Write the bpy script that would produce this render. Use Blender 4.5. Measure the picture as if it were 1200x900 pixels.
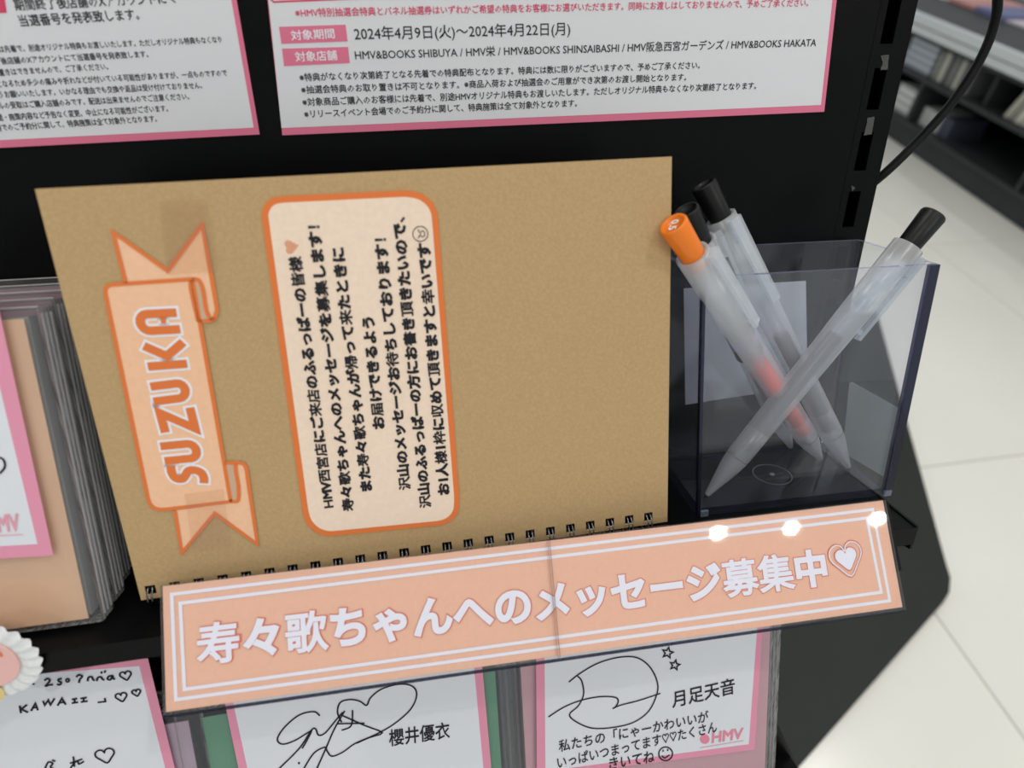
import bpy, math, random
from mathutils import Vector as V, Matrix, Euler
random.seed(7)
for o in list(bpy.data.objects): bpy.data.objects.remove(o)
sc = bpy.context.scene; col = sc.collection

# ------------------------------------------------------------------ camera, world, lights
# The display rack leans back: F-frame = rack frame (x along the shelf, y into the rack, z up its face),
# T turns it into the world.
TILT = -0.3138236
T = Matrix.Rotation(TILT, 4, 'X'); TI = T.inverted()
CF = V((.105288324, -.203246523, .170694187))
MF = Euler((1.13972033, .0113167916, -.187760245), 'XYZ').to_matrix()
FPX = 734.174
cd_ = bpy.data.cameras.new('camera'); cam = bpy.data.objects.new('camera', cd_); col.objects.link(cam)
cam.matrix_world = T @ (Matrix.Translation(CF) @ MF.to_4x4())
cd_.sensor_width = 36; cd_.lens = FPX * 36 / 1200; cd_.clip_start = .01; cd_.clip_end = 50
cd_.dof.use_dof = True; cd_.dof.focus_distance = .285; cd_.dof.aperture_fstop = 7.0
sc.camera = cam
sc.cycles.transparent_max_bounces = 40
vs = sc.view_settings; vs.view_transform = 'Standard'; vs.look = 'None'; vs.gamma = 1; vs.use_curve_mapping = False
vs.exposure = 0.22
w = bpy.data.worlds.new('shop_light'); sc.world = w; w.use_nodes = True
w.node_tree.nodes['Background'].inputs[0].default_value = (.93, .97, 1, 1)
w.node_tree.nodes['Background'].inputs[1].default_value = .50
LAMP_W = 5.2
LAMPS = [(1.30, -2.0), (1.67, -2.03), (2.12, -2.04), (-.2, -1.0), (-1.2, -1.7), (.9, -.4), (2.0, .6), (-.3, .5), (-1.6, .1),
         (3.2, -.3), (2.9, 1.6), (1.0, 1.9)]
for k, (x, y) in enumerate(LAMPS):
    ld = bpy.data.lights.new('downlight', 'AREA'); ld.shape = 'DISK'; ld.size = .06; ld.energy = LAMP_W
    ld.color = (1, .965, .92)
    lo = bpy.data.objects.new('downlight', ld); col.objects.link(lo); lo.location = (x, y, 1.895)

# ------------------------------------------------------------------ materials
def lin(c):
    return tuple((v / 12.92 if v <= .04045 else ((v + .055) / 1.055) ** 2.4) for v in [q / 255 for q in c])
MT = {}
def mat(name, rgb, rough=.6, spec=.4, metal=0., noise=None, bump=0., emis=0.):
    if name in MT: return MT[name]
    m = bpy.data.materials.new(name); m.use_nodes = True; nt = m.node_tree; b = nt.nodes['Principled BSDF']
    c = lin(rgb) + (1,)
    b.inputs['Base Color'].default_value = c; b.inputs['Roughness'].default_value = rough
    b.inputs['Specular IOR Level'].default_value = spec; b.inputs['Metallic'].default_value = metal
    if noise:
        sc_, amt, det = noise
        tc = nt.nodes.new('ShaderNodeTexCoord'); n = nt.nodes.new('ShaderNodeTexNoise')
        n.inputs['Scale'].default_value = sc_; n.inputs['Detail'].default_value = det
        nt.links.new(tc.outputs['Object'], n.inputs['Vector'])
        r = nt.nodes.new('ShaderNodeValToRGB'); r.color_ramp.elements[0].position = .3; r.color_ramp.elements[1].position = .7
        r.color_ramp.elements[0].color = tuple(v * (1 - amt) for v in c[:3]) + (1,)
        r.color_ramp.elements[1].color = tuple(min(1, v * (1 + amt)) for v in c[:3]) + (1,)
        nt.links.new(n.outputs['Fac'], r.inputs['Fac']); nt.links.new(r.outputs['Color'], b.inputs['Base Color'])
        if bump:
            bp = nt.nodes.new('ShaderNodeBump'); bp.inputs['Strength'].default_value = bump; bp.inputs['Distance'].default_value = .0003
            nt.links.new(n.outputs['Fac'], bp.inputs['Height']); nt.links.new(bp.outputs['Normal'], b.inputs['Normal'])
    MT[name] = m; return m
def clear(name, tint, rough=.03, haze=0., hazecol=(200, 205, 210), ior=1.47, streak=None):
    """thin clear plastic: transparent + fresnel gloss (+ a little milky haze)"""
    if name in MT: return MT[name]
    m = bpy.data.materials.new(name); m.use_nodes = True; nt = m.node_tree; N = nt.nodes; L = nt.links
    for n in list(N): N.remove(n)
    out = N.new('ShaderNodeOutputMaterial'); tr = N.new('ShaderNodeBsdfTransparent'); tr.inputs[0].default_value = lin(tint) + (1,)
    gl = N.new('ShaderNodeBsdfGlossy'); gl.inputs['Roughness'].default_value = rough; gl.inputs[0].default_value = (1, 1, 1, 1)
    lw0 = N.new('ShaderNodeLayerWeight'); lw0.inputs['Blend'].default_value = .5
    pw = N.new('ShaderNodeMath'); pw.operation = 'POWER'; pw.inputs[1].default_value = 5; L.new(lw0.outputs['Facing'], pw.inputs[0])
    fr = N.new('ShaderNodeMath'); fr.operation = 'MULTIPLY_ADD'; fr.inputs[1].default_value = .75; fr.inputs[2].default_value = .035; L.new(pw.outputs[0], fr.inputs[0])
    mx = N.new('ShaderNodeMixShader'); L.new(fr.outputs[0], mx.inputs[0])
    base = tr
    if haze or streak:
        di = N.new('ShaderNodeBsdfDiffuse'); di.inputs[0].default_value = lin(hazecol) + (1,)
        tl = N.new('ShaderNodeBsdfTranslucent'); tl.inputs[0].default_value = lin(hazecol) + (1,)
        dt = N.new('ShaderNodeMixShader'); dt.inputs[0].default_value = .45; L.new(di.outputs[0], dt.inputs[1]); L.new(tl.outputs[0], dt.inputs[2])
        hz = N.new('ShaderNodeMixShader'); hz.inputs[0].default_value = haze
        if streak:
            tc = N.new('ShaderNodeTexCoord'); mp = N.new('ShaderNodeMapping'); mp.inputs['Scale'].default_value = streak
            nz = N.new('ShaderNodeTexNoise'); nz.inputs['Scale'].default_value = 1; nz.inputs['Detail'].default_value = 3
            rp = N.new('ShaderNodeMapRange'); rp.inputs[1].default_value = .42; rp.inputs[2].default_value = .68
            rp.inputs[3].default_value = haze * .4; rp.inputs[4].default_value = min(1, haze * 1.9)
            L.new(tc.outputs['Object'], mp.inputs[0]); L.new(mp.outputs[0], nz.inputs['Vector']); L.new(nz.outputs['Fac'], rp.inputs[0]); L.new(rp.outputs[0], hz.inputs[0])
        L.new(tr.outputs[0], hz.inputs[1]); L.new(dt.outputs[0], hz.inputs[2]); base = hz
    L.new(base.outputs[0], mx.inputs[1]); L.new(gl.outputs[0], mx.inputs[2]); L.new(mx.outputs[0], out.inputs[0])
    MT[name] = m; return m

BLACK = mat('black_metal', (9, 10, 11), .34, .10, noise=(60, .12, 4))
BLACK2 = mat('black_slot', (5, 5, 6), .8, .1)
BASEM = mat('base_plate_black', (33, 37, 35), .45, .3, noise=(9, .06, 3))
KRAFT = mat('kraft_board', (187, 158, 116), .85, .15, noise=(900, .07, 8), bump=.2)
KRAFTE = mat('kraft_edge', (205, 185, 150), .9, .1)
PAPER = mat('white_paper', (222, 223, 228), .55, .3)
PAPERL = mat('page_paper', (225, 220, 208), .8, .2)
PINKB = mat('pink_print', (222, 118, 148), .5, .3)
PINKL = mat('pale_pink_print', (228, 158, 178), .5, .3)
PINKC = mat('card_pink', (226, 150, 176), .55, .3)
INK = mat('black_ink', (28, 28, 34), .5, .3)
INKR = mat('rose_ink', (214, 70, 105), .5, .3)
WHITEI = mat('white_ink', (240, 240, 246), .5, .3)
PEACH = mat('peach_print', (243, 196, 160), .7, .2, noise=(500, .03, 4))
CREAM = mat('cream_print', (242, 220, 200), .75, .2, noise=(500, .03, 4))
ORANGE = mat('orange_print', (226, 122, 62), .6, .3)
FOLD = mat('fold_beige_print', (205, 172, 145), .7, .2)
SIGNP = mat('sign_peach_print', (240, 189, 164), .55, .3, noise=(700, .03, 4))
SIGNO = mat('sign_coral_ink', (222, 116, 92), .5, .3)
SIGNW = mat('sign_white_ink', (238, 240, 255), .5, .3)
STEEL = mat('wire_steel', (120, 120, 122), .25, .5, 1.)
WIREB = mat('wire_dark', (38, 38, 40), .3, .5, .6)
CABLE = mat('cable_rubber', (10, 11, 12), .45, .15)
ORCAP = mat('orange_plastic', (244, 128, 26), .3, .5)
BKCAP = mat('black_plastic', (15, 16, 18), .4, .3)
INKTO = mat('orange_gel', (255, 56, 24), .4, .3)
INKTB = mat('dark_gel', (44, 52, 66), .4, .3)
PEACHI = mat('peach_inlay', (226, 184, 150), .45, .4, noise=(40, .04, 3))
MAUVE = mat('mauve_inlay', (132, 96, 124), .45, .4)
MAUVEL = mat('pale_mauve_inlay', (186, 162, 178), .45, .4)
GREEN = mat('green_inlay', (96, 148, 120), .45, .4)
ROSEI = mat('rose_inlay', (205, 160, 170), .45, .4)
TRAY = mat('tray_gray', (138, 137, 137), .35, .4)
TRAYD = mat('tray_dark', (44, 46, 50), .3, .4)
LACE = mat('lace_white', (232, 234, 236), .8, .2, noise=(900, .06, 4), bump=.5)
BADGEP = mat('badge_pink', (238, 190, 184), .5, .3)
YEL = mat('badge_yellow', (232, 205, 140), .6, .3)
FLOORM = mat('floor_tile_white', (240, 240, 234), .22, .5, noise=(3, .02, 3))
GROUT = mat('grout', (234, 235, 229), .7, .2)
CHROME = mat('rail_silver', (206, 212, 214), .3, .5, .35)
RACKM = mat('rack_black', (48, 52, 54), .5, .3, noise=(8, .08, 3))
RACKD = mat('rack_inside', (20, 21, 23), .6, .2)
ACR = clear('acrylic_clear', (251, 252, 254), .02, .02)
ACRE = clear('acrylic_edge', (170, 172, 196), .08, .38, (60, 62, 82))
ACRT = clear('acrylic_rim_glint', (215, 216, 235), .06, .45, (165, 168, 195))  # paler copy of the edge plastic, painting light lines along the cup rim
SLEEVE = clear('sleeve_clear', (254, 254, 254), .02, .01, ior=1.5)
CASEC = clear('jewel_clear', (250, 251, 252), .04, .07, (215, 218, 222))
CASEE = clear('jewel_edge_glint', (235, 235, 236), .12, .50, (205, 203, 200), streak=(900, 900, 30))  # pale haze and streaks paint bright highlights into the case sides
FROST = clear('frosted_plastic', (249, 251, 253), .28, .40, (252, 253, 255))
FROST2 = clear('frosted_plastic_clip', (248, 250, 252), .2, .36, (244, 248, 253))
GRIP = clear('clear_refill_tube', (240, 243, 248), .1, .25, (225, 230, 238))
TAPE = clear('clear_tape', (254, 252, 249), .12, .012, (215, 190, 160))
PATCH = clear('frosted_patch', (226, 230, 232), .3, .42, (200, 204, 206))

# ------------------------------------------------------------------ picture ray -> point on a real plane of the rack
def ray(x, y): return MF @ V(((x - 600) / FPX, -(y - 450) / FPX, -1))
class Pl:
    def __init__(s, o, n, up=(0, 0, 1)):
        s.o = V(o); s.n = V(n).normalized(); s.u = V(up).cross(s.n).normalized(); s.v = s.n.cross(s.u)
    def at(s, x, y):
        r = ray(x, y); return CF + r * ((s.o - CF).dot(s.n) / r.dot(s.n))
    def two(s, x, y):
        d = s.at(x, y) - s.o; return (d.dot(s.u), d.dot(s.v))
    def P(s, a, b, h=0): return s.o + s.u * a + s.v * b + s.n * h
    def off(s, h):
        p = Pl(s.o + s.n * h, s.n); p.u, p.v = s.u, s.v; return p

# ------------------------------------------------------------------ mesh builder
class MB:
    def __init__(s): s.v = []; s.f = []; s.m = []; s.s = []
    def face(s, pts, mi=0, smooth=False):
        b = len(s.v); s.v += [V(p) for p in pts]; s.f.append(tuple(range(b, b + len(pts)))); s.m.append(mi); s.s.append(smooth)
    def hexa(s, P, mi=0, side=None):
        """P: 8 points, bottom 4 (ccw) then top 4"""
        b = len(s.v); s.v += [V(p) for p in P]
        for k, q in enumerate([(3, 2, 1, 0), (4, 5, 6, 7), (0, 1, 5, 4), (1, 2, 6, 5), (2, 3, 7, 6), (3, 0, 4, 7)]):
            s.f.append(tuple(b + i for i in q)); s.m.append(mi if side is None else side[k]); s.s.append(False)
        return s
    def box(s, x0, x1, y0, y1, z0, z1, mi=0, side=None):
        return s.hexa([(x0, y0, z0), (x1, y0, z0), (x1, y1, z0), (x0, y1, z0), (x0, y0, z1), (x1, y0, z1), (x1, y1, z1), (x0, y1, z1)], mi, side)
    def pbox(s, pl, a0, a1, b0, b1, h0, h1, mi=0, side=None):
        """box in plane coordinates; side order: back, front, bottom, right, top, left"""
        return s.hexa([pl.P(a0, b0, h0), pl.P(a1, b0, h0), pl.P(a1, b1, h0), pl.P(a0, b1, h0),
                       pl.P(a0, b0, h1), pl.P(a1, b0, h1), pl.P(a1, b1, h1), pl.P(a0, b1, h1)], mi, side)
    def slab(s, pl, pts, h0, h1, mi=0, ms=None):
        ms = mi if ms is None else ms
        s.face([pl.P(a, b, h1) for a, b in pts], mi)
        if h1 - h0 > 1e-6:
            s.face([pl.P(a, b, h0) for a, b in reversed(pts)], mi)
            n = len(pts)
            for i in range(n):
                (a, b), (c, d) = pts[i], pts[(i + 1) % n]
                s.face([pl.P(a, b, h0), pl.P(c, d, h0), pl.P(c, d, h1), pl.P(a, b, h1)], ms)
        return s
    def ribbon(s, pl, pts, wd, h, mi=0, closed=False):
        n = len(pts); L = []; R = []
        for i in range(n):
            p = V(pts[i]).to_2d() if len(pts[i]) == 3 else V(pts[i])
            a = V(pts[i - 1]) if (i > 0 or closed) else None
            c = V(pts[(i + 1) % n]) if (i < n - 1 or closed) else None
            d1 = (p - a).normalized() if a is not None else (c - p).normalized()
            d2 = (c - p).normalized() if c is not None else d1
            n1 = V((-d1.y, d1.x)); n2 = V((-d2.y, d2.x)); m = n1 + n2
            if m.length < .3: m = n1
            m.normalize(); k = min(2.2, 1 / max(.3, m.dot(n1)))
            ww = wd(i / (n - 1)) if callable(wd) else wd
            L.append(p + m * ww / 2 * k); R.append(p - m * ww / 2 * k)
        rng = n if closed else n - 1
        b = len(s.v)
        for i in range(n): s.v += [pl.P(L[i].x, L[i].y, h), pl.P(R[i].x, R[i].y, h)]
        for i in range(rng):
            j = (i + 1) % n
            s.f.append((b + 2 * i, b + 2 * i + 1, b + 2 * j + 1, b + 2 * j)); s.m.append(mi); s.s.append(False)
        return s
    def tube(s, path, r, seg=10, mi=0, caps=True, closed=False):
        P = [V(p) for p in path]; n = len(P); b = len(s.v); t = (P[1] - P[0]).normalized()
        up = V((0, 0, 1)) if abs(t.z) < .9 else V((1, 0, 0)); u = t.cross(up).normalized()
        for i in range(n):
            if closed: t = (P[(i + 1) % n] - P[i - 1]).normalized()
            else: t = (P[min(i + 1, n - 1)] - P[max(i - 1, 0)]).normalized()
            u = (u - t * u.dot(t)).normalized(); v = t.cross(u); rr = r[i] if isinstance(r, (list, tuple)) else r
            for k in range(seg):
                a = 2 * math.pi * k / seg; s.v.append(P[i] + (u * math.cos(a) + v * math.sin(a)) * rr)
        for i in range(n if closed else n - 1):
            j = (i + 1) % n
            for k in range(seg):
                l = (k + 1) % seg
                s.f.append((b + i * seg + k, b + i * seg + l, b + j * seg + l, b + j * seg + k)); s.m.append(mi); s.s.append(True)
        if caps and not closed:
            s.f.append(tuple(b + k for k in reversed(range(seg)))); s.m.append(mi); s.s.append(False)
            s.f.append(tuple(b + (n - 1) * seg + k for k in range(seg))); s.m.append(mi); s.s.append(False)
        return s
    def lathe(s, a, ax, prof, seg=20, mi=0, caps=True, u=None):
        """prof: list of (t, r) along the axis ax starting at a"""
        a = V(a); ax = V(ax).normalized()
        if u is None: u = ax.cross(V((0, 0, 1)) if abs(ax.z) < .9 else V((1, 0, 0)))
        u = (V(u) - ax * V(u).dot(ax)).normalized(); v = ax.cross(u); b = len(s.v)
        for t, r in prof:
            for k in range(seg):
                q = 2 * math.pi * k / seg; s.v.append(a + ax * t + (u * math.cos(q) + v * math.sin(q)) * r)
        for i in range(len(prof) - 1):
            for k in range(seg):
                l = (k + 1) % seg
                s.f.append((b + i * seg + k, b + i * seg + l, b + (i + 1) * seg + l, b + (i + 1) * seg + k)); s.m.append(mi); s.s.append(True)
        if caps:
            s.f.append(tuple(b + k for k in reversed(range(seg)))); s.m.append(mi); s.s.append(False)
            s.f.append(tuple(b + (len(prof) - 1) * seg + k for k in range(seg))); s.m.append(mi); s.s.append(False)
        return s
    def build(s, name, mats, parent=None, base=None, sharp=35):
        if not isinstance(mats, (list, tuple)): mats = [mats]
        me = bpy.data.meshes.new(name)
        base = V(base) if base is not None else (V(parent['_b']) if parent is not None and '_b' in parent else V((0, 0, 0)))
        me.from_pydata([tuple(p - base) for p in s.v], [], s.f)
        for m in mats: me.materials.append(m)
        for p, mi, sm in zip(me.polygons, s.m, s.s): p.material_index = mi; p.use_smooth = sm
        o = bpy.data.objects.new(name, me); col.objects.link(o); o['_b'] = tuple(base)
        if parent is not None: o.parent = parent
        return o

ROOTS = []
def tagp(o, label, cat, group=None, kind=None):
    if label: o['label'] = label
    if cat: o['category'] = cat
    if group: o['group'] = group
    if kind: o['kind'] = kind
    return o
def thing(name, label, cat, base, group=None, world=False):
    o = bpy.data.objects.new(name, None); col.objects.link(o); o.empty_display_size = .01
    o['_b'] = tuple(base); tagp(o, label, cat, group); ROOTS.append((o, V(base), world)); return o
def single(mb, name, mats, label, cat, base, group=None, world=False, kind=None):
    o = mb.build(name, mats, None, base); tagp(o, label, cat, group, kind); ROOTS.append((o, V(base), world)); return o

# ------------------------------------------------------------------ text
_ref = {}
def text_mesh(txt, bold=0, bevel=0, res=2):
    c = bpy.data.curves.new('t', 'FONT'); c.body = txt; c.size = 1; c.resolution_u = res; c.fill_mode = 'BOTH' if bevel else 'FRONT'
    c.offset = bold; c.bevel_depth = bevel; c.bevel_resolution = 1 if bevel else 0
    o = bpy.data.objects.new('t', c); col.objects.link(o); dg = bpy.context.evaluated_depsgraph_get(); dg.update()
    me = bpy.data.meshes.new_from_object(o.evaluated_get(dg)); vs_ = [v.co.copy() for v in me.vertices]; fs = [tuple(p.vertices) for p in me.polygons]
    bpy.data.objects.remove(o); bpy.data.curves.remove(c); bpy.data.meshes.remove(me)
    return vs_, fs
def extent(vs_): return min(v.x for v in vs_), max(v.x for v in vs_), min(v.y for v in vs_), max(v.y for v in vs_)
REFV = extent(text_mesh('国')[0])
REFL = extent(text_mesh('H')[0])
CHW = extent(text_mesh('国国')[0])[1] - extent(text_mesh('国')[0])[1]
def put_text(mb, pl, txt, p0, p1, hpx, h=.0002, bold=.012, bevel=0, mi=0, latin=False, res=2, grow=0, heavy=0, ext=None):
    """centre line of the text runs p0 -> p1 (picture pixels traced onto the plane), hpx = glyph height"""
    vs_, fs = text_mesh(txt, bold, bevel, res)
    x0, x1, _, _ = extent(vs_); x0 += grow; x1 -= grow
    if heavy:  # kana and other open glyphs are printed fatter than the dense kanji
        vs2, fs2 = text_mesh(txt[0] + ''.join(ch if ('ぁ' <= ch <= 'ヿ' or ch in '々中山人方HMV1') else '　' for ch in txt[1:]), 0, heavy, res)
        k2 = len(vs_)
        if '々' != txt[0] and not ('ぁ' <= txt[0] <= 'ヿ'):
            keep = [f for f in fs2 if max(vs2[i].x for i in f) > 1.0 * CHW]; fs2 = keep
        vs_ = vs_ + vs2; fs = fs + [tuple(k2 + i for i in f) for f in fs2]
    ref = REFL if latin else REFV
    a = V(pl.two(*p0)); b = V(pl.two(*p1)); d = (b - a); L = d.length; d.normalize(); up = V((-d.y, d.x))
    dp = (V(p1) - V(p0)).normalized(); pu = V((dp.y, -dp.x)) * hpx / 2; m = (V(p0) + V(p1)) / 2
    H = (V(pl.two(*(m + pu))) - V(pl.two(*(m - pu)))).length
    sx = L / (x1 - x0); sy = H / (ref[3] - ref[2]); cy = (ref[3] + ref[2]) / 2
    k = len(mb.v)
    for v in vs_:
        q = a + d * ((v.x - x0) * sx) + up * ((v.y - cy) * sy)
        mb.v.append(pl.P(q.x, q.y, h + max(-.9, min(1, v.z * 8)) * .00005 * (1 if bevel else 0)))
    for f in fs: mb.f.append(tuple(k + i for i in f)); mb.m.append(mi); mb.s.append(False)
    return mb
def spline(pts, n=6, closed=False):
    P = [V(p) for p in pts]; out = []; N = len(P)
    rng = N if closed else N - 1
    for i in range(rng):
        p0 = P[(i - 1) % N] if (closed or i > 0) else P[0]; p1 = P[i]; p2 = P[(i + 1) % N]; p3 = P[(i + 2) % N] if (closed or i + 2 < N) else P[-1]
        for k in range(n):
            t = k / n
            out.append(.5 * ((2 * p1) + (p2 - p0) * t + (2 * p0 - 5 * p1 + 4 * p2 - p3) * t * t + (3 * p1 - p0 - 3 * p2 + p3) * t ** 3))
    if not closed: out.append(P[-1])
    return out
def roundp(pts, r, n=5):
    out = []; N = len(pts)
    for i in range(N):
        p = V(pts[i]); a = V(pts[i - 1]); c = V(pts[(i + 1) % N]); ri = r[i] if isinstance(r, (list, tuple)) else r
        ri = min(ri, (a - p).length * .49, (c - p).length * .49)
        if ri <= 0: out.append(p); continue
        s0 = p + (a - p).normalized() * ri; s1 = p + (c - p).normalized() * ri
        for k in range(n + 1):
            t = k / n; out.append(s0 * (1 - t) ** 2 + p * 2 * t * (1 - t) + s1 * t * t)
    return out
def ccw(pts):
    A = sum(pts[i - 1][0] * pts[i][1] - pts[i][0] * pts[i - 1][1] for i in range(len(pts)))
    return list(pts) if A > 0 else list(reversed(pts))
def px(pl, pts, ox=0, oy=0, s=1): return [V(pl.two(ox + x / s, oy + y / s)) for x, y in pts]
def inset(pts, d):
    """move a convex outline inwards by d (pts ccw)"""
    out = []; n = len(pts)
    for i in range(n):
        p = V(pts[i]); a = (p - V(pts[i - 1])).normalized(); c = (V(pts[(i + 1) % n]) - p).normalized()
        n1 = V((-a.y, a.x)); n2 = V((-c.y, c.x)); m = (n1 + n2).normalized(); out.append(p + m * d / max(.3, m.dot(n1)))
    return out
HEART = [(0, -1), (-.55, -.45), (-.98, .12), (-.9, .62), (-.5, .85), (-.15, .72), (0, .42), (.15, .72), (.5, .85), (.9, .62), (.98, .12), (.55, -.45)]
def heart2(pl, c, r, ang=0):
    """heart outline, centre and radius in pixels"""
    cc = V(pl.two(*c)); k = (V(pl.two(c[0] + r, c[1])) - cc).length; R = Matrix.Rotation(ang, 2)
    return [cc + R @ (V(p) * k) for p in spline(HEART, 3, True)]
def circ(pl, c, r, n=24, ry=None):
    return [V(pl.two(c[0] + r * math.cos(2 * math.pi * k / n), c[1] - (ry or r) * math.sin(2 * math.pi * k / n))) for k in range(n)]

# ================================================================== SETTING (world frame)
ZF = -.8
fl = MB().box(-4.2, 6.6, -5.0, 6.6, ZF - .06, ZF - .006)
floor = single(fl, 'floor', GROUT, 'pale grout bed beneath the glossy white tiles', None, (0, 0, ZF), world=True, kind='structure')
tm = None; TS = .9
for i in range(-2, 5):
    for j in range(-2, 5):
        if tm is None:
            q = MB(); g = TS / 2 - .0012
            q.hexa([(-g, -g, -.006), (g, -g, -.006), (g, g, -.006), (-g, g, -.006), (-g + .0008, -g + .0008, 0), (g - .0008, -g + .0008, 0), (g - .0008, g - .0008, 0), (-g + .0008, g - .0008, 0)])
            tm = q.build('tile', FLOORM, floor, (0, 0, 0)); o = tm
        else:
            o = tm.copy(); col.objects.link(o); o.parent = floor
        o.location = (.55 + i * TS, .12 + j * TS, 0)
# one large tile sheet for the parts of the floor nobody sees
ft = MB()
for x0, x1, y0, y1 in [(-4.2, -1.72, -5, 6.6), (4.62, 6.6, -5, 6.6), (-1.72, 4.62, -5, -2.15), (-1.72, 4.62, 4.19, 6.6)]:
    ft.box(x0, x1, y0, y1, ZF - .006, ZF)
ft.build('tile_sheet', FLOORM, floor, (0, 0, ZF))
# ceiling with the fittings of the downlights (outside the frame, it is what the gloss mirrors)
MT_CEIL = mat('ceiling_white', (238, 238, 235), .8, .2)
ce = MB().box(-4.2, 6.6, -5, 6.6, 1.93, 1.97)
single(ce, 'ceiling', MT_CEIL, 'white shop ceiling above the display', None, (0, 0, 1.93), world=True, kind='structure')

# ================================================================== DISPLAY RACK
stand = thing('display_stand', 'black metal display rack with slotted upright and tilted shelves holding the notebook', 'display rack', (.05, .07, -.006))
PY = .073
XE = .3365
mb = MB().box(-.35, .3185, PY, PY + .012, -.2, .42)
mb.box(-.35, .3185, PY - .0002, PY, -.2, -.199)
mb.build('back_panel', BLACK, stand)
zs = [.1186 + .0265 * k for k in range(-12, 12)]
mb = MB(); x0, x1 = .3222, .3285; prev = -.2
for z in zs:
    mb.box(x0, x1, PY, PY + .0016, prev, z - .0085); prev = z + .0085
mb.box(x0, x1, PY, PY + .0016, prev, .42); mb.box(.3187, x0, PY, PY + .0016, -.2, .42); mb.box(x1, XE, PY, PY + .0016, -.2, .42)
mb.box(XE - .0015, XE, PY + .0016, PY + .03, -.2, .42); mb.box(.3187, .3202, PY + .0016, PY + .03, -.2, .42)
mb.build('slotted_upright', BLACK, stand)
MB().box(.3203, XE - .0016, PY + .0285, PY + .03, -.2, .42).build('upright_back', BLACK2, stand)
pp = Pl((0, PY - .0003, 0), (0, -1, 0))
scrapm = clear('scrap_clear', (248, 248, 248), .2, .10, (190, 190, 185))
for pts in [[(216, 196), (244, 192), (240, 245), (214, 246), (224, 222)], [(170, 414), (194, 410), (184, 472), (156, 476), (166, 440)], [(112, 652), (126, 660), (116, 672)]]:
    q = MB().slab(pp, ccw(px(pp, pts, 960, 0, 3)), 0, .0002); q.build('tape_scrap', scrapm, stand)['label'] = 'torn scrap of clear tape beside a slot'
# upper shelf with its turned-down lip
SZ = -.006; SX = .3225
mb = MB().box(-.35, SX, -.0125, PY - .0002, SZ - .0012, SZ - .0001)
mb.build('shelf', BLACK, stand)
mb = MB().box(-.35, SX, -.0137, -.0125, SZ - .0095, SZ - .0001); mb.box(-.35, SX, -.0125, -.006, SZ - .0095, SZ - .0083)
mb.build('shelf_lip', BLACK, stand)
mb = MB().hexa([(SX, -.0137, SZ - .012), (SX + .0012, -.0137, SZ - .012), (SX + .0012, PY, SZ - .03), (SX, PY, SZ - .03), (SX, -.0137, SZ + .0005), (SX + .0012, -.0137, SZ + .0005), (SX + .0012, PY, SZ + .0005), (SX, PY, SZ + .0005)])
mb.build('shelf_bracket', BLACK, stand)
# ribbed bar below the shelf
for k in range(5):
    MB().box(-.35, .20, .012, .016, -.0215 - .0085 * k - .0045, -.0215 - .0085 * k).build('ridge', BLACK, stand)
# lower shelf
LZ = -.1795
MB().box(-.35, .305, -.045, PY - .0002, LZ - .0013, LZ - .0001).build('shelf', BLACK, stand)
MB().box(-.35, .305, -.0462, -.045, LZ - .009, LZ + .006).build('shelf_lip', BLACK, stand)
mb = MB(); lp = Pl((0, .004, 0), (0, -1, 0)); tri = ccw(px(lp, [(907, 842), (912, 850), (938, 905), (900, 905)]))
mb.slab(lp, tri, -.0015, 0); mb.build('shelf_bracket', BLACK, stand)
# base plate on the floor and post (world coordinates turned back into the rack frame)
base_xy = [(.40, -.25), (.618, .068), (1.018, .268), (1.045, .285), (1.068, .311), (1.081, .340), (1.245, .678), (1.454, 1.107), (.30, 1.25), (-.9, 1.0), (-.9, -.4), (0, -.45)]
base_xy = [V(p) for p in base_xy]
mb = MB(); n = len(base_xy)
top = [TI @ V((p.x, p.y, ZF + .012)) for p in base_xy]; bot = [TI @ V((p.x, p.y, ZF + .001)) for p in base_xy]
mb.face(top); mb.face(list(reversed(bot)))
for i in range(n): j = (i + 1) % n; mb.face([bot[i], bot[j], top[j], top[i]], 1)
mb.build('base_plate', [BASEM, mat('base_rim', (92, 84, 66), .5, .3)], stand)
mb = MB(); mb.tube([TI @ V((.1, .25, ZF + .01)), TI @ V((.1, .20, -.12))], .03, 12); mb.tube([TI @ V((-.2, .25, ZF + .01)), TI @ V((-.2, .20, -.12))], .03, 12)
mb.build('post', BLACK, stand)

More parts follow.
